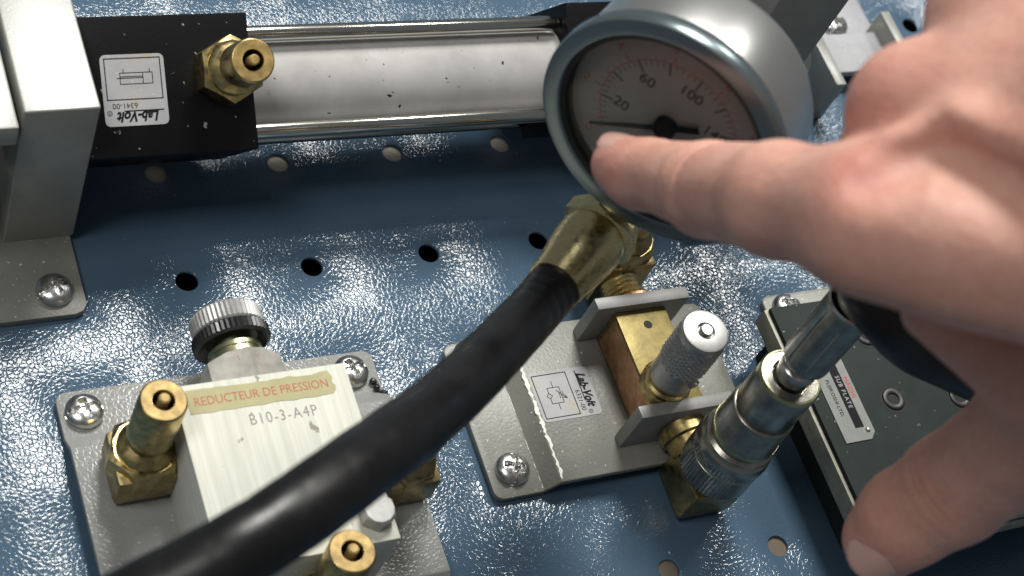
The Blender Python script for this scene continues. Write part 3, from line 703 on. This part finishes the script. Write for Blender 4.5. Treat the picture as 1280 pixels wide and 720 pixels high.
H = dict(i4=(98.7, -99.9, 136.3), i3=(100.0, -108.2, 143.9), i2=(97.2, -127.1, 163.7), i15=(93.2, -145.4, 187.0), i1=(94.9, -163.1, 206.2), iw=(129.7, -195.2, 227.2),
         m1=(113.9, -143.0, 208.8), m2=(130.7, -132.4, 179.6), m3=(151.4, -134.2, 158.4), mw=(125.9, -186.1, 242.7),
         r1=(132.7, -129.1, 218.1), r2=(155.9, -117.5, 179.0), r3=(173.5, -119.8, 159.6), rw=(133.9, -173.0, 248.0),
         p1=(157.8, -113.4, 224.3), p2=(172.8, -107.0, 189.2), pw=(146.7, -156.1, 249.2), p3=(186, -112, 172),
         t4=(142.4, -193.7, 106.6), t3=(149.0, -191.1, 128.3), t2=(151.6, -189.9, 159.7), t1=(144.7, -193.6, 202.1))
H.update(wa=(115.8, -172.6, 186), wb=(136.4, -183.0, 180), v0=(86.8, -161.5, 218.0), v1=(92.8, -161.1, 220.9), v2=(98.0, -160.6, 223.9), v3=(99.7, -167.1, 227.6), v4=(102.4, -177.4, 233.3), rg0=(95.9, -155.4, 218.0), rg1=(102.5, -158.1, 225.8), rg2=(105.1, -172.0, 233.9))
H = {k_: np.array(v_) for k_, v_ in H.items()}
for k_ in ('i4', 'i3'): H[k_] = H[k_] - 1.1 * np.array((0.1146, 0.8420, 0.5271))
for k_, d_ in (('t4', 4.2), ('t3', 2.6)): H[k_] = H[k_] + d_ * np.array((0.1146, 0.8420, 0.5271))
H['w'] = (H['iw'] + H['mw'] + H['rw'] + H['pw']) / 4
H['fa'] = H['w'] + (H['w'] - (H['m1'] + H['i1'] + H['r1']) / 3) / np.linalg.norm(H['w'] - (H['m1'] + H['i1'] + H['r1']) / 3) * 75
CAMR = np.array((0.89016506, -0.32259943, 0.32176976)); CAMU = np.array((0.11462721, 0.84203853, 0.52709744)); CAMB = np.array((-0.44098387, -0.43232016, 0.78653195))

def hand_sdf(Pt):
    h = H
    index = cone(Pt, h['i4'], h['i3'], 6.7, 7.7)
    index = smin(index, cone(Pt, h['i3'], h['i2'], 7.7, 9.7), 2.5)
    index = smin(index, cone(Pt, h['i2'], h['i15'], 9.9, 10.8), 2.5)
    index = smin(index, cone(Pt, h['i15'], h['i1'], 10.8, 11.6), 3)
    index = smin(index, ball(Pt, h['i3'] * 0.5 + h['i4'] * 0.5 - CAMU * 1.6, 6.9), 3)
    palm = smin(cone(Pt, h['i1'], h['iw'], 12.2, 18), cone(Pt, h['m1'], h['mw'], 12.4, 18), 9)
    palm = smin(palm, cone(Pt, h['r1'], h['rw'], 12.0, 18), 11)
    palm = smin(palm, cone(Pt, h['p1'], h['pw'], 11.0, 17), 11)
    palm = smin(palm, cone(Pt, h['w'], h['fa'], 24, 26), 18)
    body = smin(index, palm, 9)
    mid = smin(cone(Pt, h['m1'], h['m2'], 11.4, 9.8), cone(Pt, h['m2'], h['m3'], 9.4, 7.6), 3)
    ring = smin(cone(Pt, h['r1'], h['r2'], 11.0, 9.4), cone(Pt, h['r2'], h['r3'], 9.0, 7.4), 3)
    pink = smin(cone(Pt, h['p1'], h['p2'], 10.0, 8.4), cone(Pt, h['p2'], h['p3'], 8.0, 6.6), 3)
    for fgr in (mid, ring, pink): body = smin(body, fgr, 4.0)
    thumb = smin(cone(Pt, h['t4'], h['t3'], 9.4, 12.0), cone(Pt, h['t3'], h['t2'], 11.8, 12.6), 3)
    thumb = smin(thumb, ball(Pt, h['t4'] * 0.6 + h['t3'] * 0.4 + CAMU * 1.0 - CAMR * 1.5, 10.2), 4)
    thumb = smin(thumb, cone(Pt, h['t2'], h['t1'], 13.0, 19), 5)
    body = smin(body, thumb, 7)
    # web between thumb and index finger
    body = smin(body, cone(Pt, h['wa'], h['wb'], 6, 11), 8)
    bk = lambda a, b, f: h[a] * (1 - f) + h[b] * f
    ki, km, kr, kp_ = bk('i1', 'iw', 0.30), bk('m1', 'mw', 0.24), bk('r1', 'rw', 0.24), bk('p1', 'pw', 0.24)
    for a_, b_ in ((ki, km), (km, kr), (kr, kp_)): body = smin(body, cone(Pt, a_, b_, 12.5, 12.5), 8)
    for a_, b_ in (('i', 'm'), ('m', 'r'), ('r', 'p')):
        body = smin(body, cone(Pt, bk(a_ + '1', a_ + 'w', .35) * .5 + bk(b_ + '1', b_ + 'w', .35) * .5, (h[a_ + 'w'] + h[b_ + 'w']) / 2, 13, 18), 8)
    # knuckle pads, tendons and the hollow between the first two
    body = smin(body, ball(Pt, h['m1'] + CAMB * 2.0 - CAMR * 1.0, 11.2), 5)
    body = smin(body, cone(Pt, h['m1'] + CAMB * 9.5, h['mw'] + CAMB * 15.5, 3.2, 3.0), 6)
    body = smin(body, cone(Pt, h['r1'] + CAMB * 8.5, h['rw'] + CAMB * 15.5, 3.0, 3.0), 6)
    body = smin(body, cone(Pt, h['i1'] + CAMB * 8.0 - CAMU * 2, h['iw'] + CAMB * 15 - CAMU * 3, 3.0, 3.0), 6)
    body = smin(body, np.minimum(cone(Pt, h['rg0'], h['rg1'], 2.0, 3.4), cone(Pt, h['rg1'], h['rg2'], 3.4, 3.0)), 6)
    gv = np.minimum(np.minimum(cone(Pt, h['v0'], h['v1'], 0.8, 2.0), cone(Pt, h['v1'], h['v2'], 2.0, 2.6)), np.minimum(cone(Pt, h['v2'], h['v3'], 2.6, 3.0), cone(Pt, h['v3'], h['v4'], 3.0, 2.6)))
    body = -smin(-body, gv + 0.5, 9)
    # skin creases across the finger joints
    def crease(j0, j1, offs, amp, reach):
        ax = h[j1] - h[j0]; ax = ax / np.linalg.norm(ax); rel = Pt - h[j1]; t = rel @ ax; rad_ = np.linalg.norm(rel - t[:, None] * ax, axis=1)
        dorsal = np.clip(((rel - t[:, None] * ax) @ (CAMB * 0.75 + CAMU * 0.65)) / (rad_ + 1e-6), 0, 1)
        out = 0
        for o, a in offs: out = out + a * amp * np.exp(-((t - o + 0.4 * np.sin(rad_ * 0.9 + o)) / 0.6) ** 2)
        return out * dorsal * np.clip(1 - (rad_ - reach) / 3, 0, 1)
    body = body + crease('i3', 'i2', ((-4.0, 0.5), (-1.8, 1.0), (0.2, 0.8), (2.2, 1.0), (4.4, 0.5)), 1.4, 13)
    body = body + crease('i4', 'i3', ((-1.2, 0.7), (0.8, 0.8)), 0.4, 10)
    body = body + crease('t4', 't3', ((-3.0, 0.7), (-0.6, 1.0), (1.8, 1.0), (4.0, 0.6)), 0.7, 14)
    body = body + crease('i15', 'i1', ((-2.0, 0.4), (1.0, 0.5)), 0.5, 16)
    return body

def surface_nets(lo, hi, step):
    ns = np.ceil((hi - lo) / step).astype(int) + 1
    B = 8; nb = -(-ns // B); hd = step * B * 0.87 + 2.5
    cen = np.stack(np.meshgrid(*[lo[i] + step * (B * np.arange(nb[i]) + (B - 1) / 2) for i in range(3)], indexing='ij'), -1).reshape(-1, 3)
    dc = hand_sdf(cen); D = np.repeat(np.repeat(np.repeat(dc.reshape(nb), B, 0), B, 1), B, 2).astype(np.float32)
    near = np.argwhere((np.abs(dc) < hd).reshape(nb)); og = np.stack(np.meshgrid(*[np.arange(B)] * 3, indexing='ij'), -1).reshape(-1, 3)
    for q0 in range(0, len(near), 600):
        ii = (near[q0:q0 + 600, None, :] * B + og[None]).reshape(-1, 3); D[tuple(ii.T)] = hand_sdf(lo + step * ii)
    D = D[:ns[0], :ns[1], :ns[2]]
    ins = D < 0
    c = [ins[dx:ns[0] - 1 + dx, dy:ns[1] - 1 + dy, dz:ns[2] - 1 + dz] for dx in (0, 1) for dy in (0, 1) for dz in (0, 1)]
    sm_ = sum(x.astype(np.int8) for x in c); act = (sm_ > 0) & (sm_ < 8); cells = np.argwhere(act)
    idx = -np.ones(act.shape, np.int64); idx[act] = np.arange(len(cells))
    acc = np.zeros((len(cells), 3)); cnt = np.zeros(len(cells))
    cor = np.array([(dx, dy, dz) for dx in (0, 1) for dy in (0, 1) for dz in (0, 1)])
    vals = np.stack([D[cells[:, 0] + o[0], cells[:, 1] + o[1], cells[:, 2] + o[2]] for o in cor], 1)
    for a in range(8):
        for b in range(a + 1, 8):
            if np.abs(cor[a] - cor[b]).sum() != 1: continue
            m = (vals[:, a] < 0) != (vals[:, b] < 0); t = vals[m, a] / (vals[m, a] - vals[m, b])
            acc[m] += cor[a] + t[:, None] * (cor[b] - cor[a]); cnt[m] += 1
    V = lo + step * (cells + acc / cnt[:, None]); F = []
    for d in range(3):
        sl = [slice(1, -1)] * 3; sl[d] = slice(0, -1)
        s2 = list(sl); s2[d] = slice(1, None)
        A = ins[tuple(sl)]; B = ins[tuple(s2)]; e = np.argwhere(A != B)
        off = np.ones(3, int); off[d] = 0; e = e + off
        u, v = (d + 1) % 3, (d + 2) % 3; du = np.eye(3, dtype=int)[u]; dv = np.eye(3, dtype=int)[v]
        q = np.stack([idx[tuple((e - du - dv).T)], idx[tuple((e - dv).T)], idx[tuple(e.T)], idx[tuple((e - du).T)]], 1)
        fl = ins[tuple(e.T)]; q[~fl] = q[~fl][:, ::-1]; F.append(q[(q >= 0).all(1)])
    return V, np.concatenate(F)

pts_ = np.array(list(H.values())); lo = pts_.min(0) - 30; hi = pts_.max(0) + 32
HV, HF = surface_nets(lo, hi, 0.6)
hbase = Vector(H['w'])
me = bpy.data.meshes.new('hand'); me.from_pydata(((HV - np.array(hbase)) * S).tolist(), [], HF.tolist()); me.validate(); me.update()
for p_ in me.polygons: p_.use_smooth = True
me.materials.append(MAT['skin'])
tint = np.zeros(len(HV))
for c_, r_, a_ in ((H['i1'] + CAMB * 9 + CAMU * 8 - CAMR * 5, 7, 0.6), (H['m1'] - CAMR * 8 + CAMB * 6, 11, 0.5), (H['i4'], 14, 0.45), (H['i2'] + CAMB * 8, 9, 0.2), (H['t4'], 14, 0.55), (H['t3'], 12, 0.3), (H['r1'] + CAMB * 9, 10, 0.3), (H['i3'], 9, 0.3), (H['i2'] + CAMB * 8, 5, 0.4), (H['m1'] + CAMB * 11, 9, 0.35)):
    tint = np.maximum(tint, a_ * np.exp(-(np.linalg.norm(HV - c_, axis=1) / r_) ** 2))
ca = me.color_attributes.new('tint', 'FLOAT_COLOR', 'POINT')
ca.data.foreach_set('color', np.column_stack([tint, tint, tint, np.ones(len(tint))]).astype(np.float32).ravel())
hand = bpy.data.objects.new('hand', me); COL.objects.link(hand); hand.location = hbase * S; BASE[hand] = hbase
hand['label'] = 'bare right hand pointing its index finger at the gauge dial'; hand['category'] = 'hand'
sm_mod = hand.modifiers.new('smooth', 'SMOOTH'); sm_mod.factor = 0.5; sm_mod.iterations = 2

def nail(center, along, normal, la, lb, ln, name='fingernail'):
    m = frame(center, normal, along); g = Geo(); n1, n2 = 10, 24; rows = []
    for i in range(n1 + 1):
        f = i / n1; row = []
        for k_ in range(n2):
            a = 2 * math.pi * k_ / n2; cc, ss = math.cos(a), math.sin(a)
            pw = (abs(cc) ** 3.0 + abs(ss) ** 3.0) ** (-1 / 3.0); x, y = f * la * cc * pw, f * lb * ss * pw
            g.v.append((x, y, ln - 0.085 * y * y - 0.012 * x * x - (0.6 if i == n1 else 0))); row.append(len(g.v) - 1)
        rows.append(row)
    for i in range(n1):
        for k_ in range(n2): g.f.append((rows[i][k_], rows[i][(k_ + 1) % n2], rows[i + 1][(k_ + 1) % n2], rows[i + 1][k_]))
    return part(name, g.xf(m), 'nail', hand, 60)
ia = Vector(H['i4'] - H['i3']).normalized()
nn = Vector(CAMU * 0.95 + CAMB * 0.35); nn = (nn - ia * nn.dot(ia)).normalized()
nail(Vector(H['i4']) - ia * 0.5, ia, nn, 5.2, 5.0, 7.1)
ta = Vector(H['t4'] - H['t3']).normalized()
nn = Vector(CAMB * 0.97 - CAMU * 0.05 - CAMR * 0.12); nn = (nn - ta * nn.dot(ta)).normalized()
nail(Vector(H['t4']) + ta * -1.5, ta, nn, 7.2, 6.4, 10.6)

crumb = thing('rubber_crumb', 'small black rubber crumb lying on the wrinkle plate beside the screw', 'crumb', (82.5, -82.6, 2.4))
part('crumb', tube(catmull([(81.2, -79.6, 3.2), (82.6, -81.4, 3.5), (82.2, -83.0, 3.3), (84.0, -84.6, 3.4), (84.4, -86.2, 3.3)], 6), lambda t: 0.75 + 0.25 * math.sin(t * 19), 10), 'black_plastic', crumb)
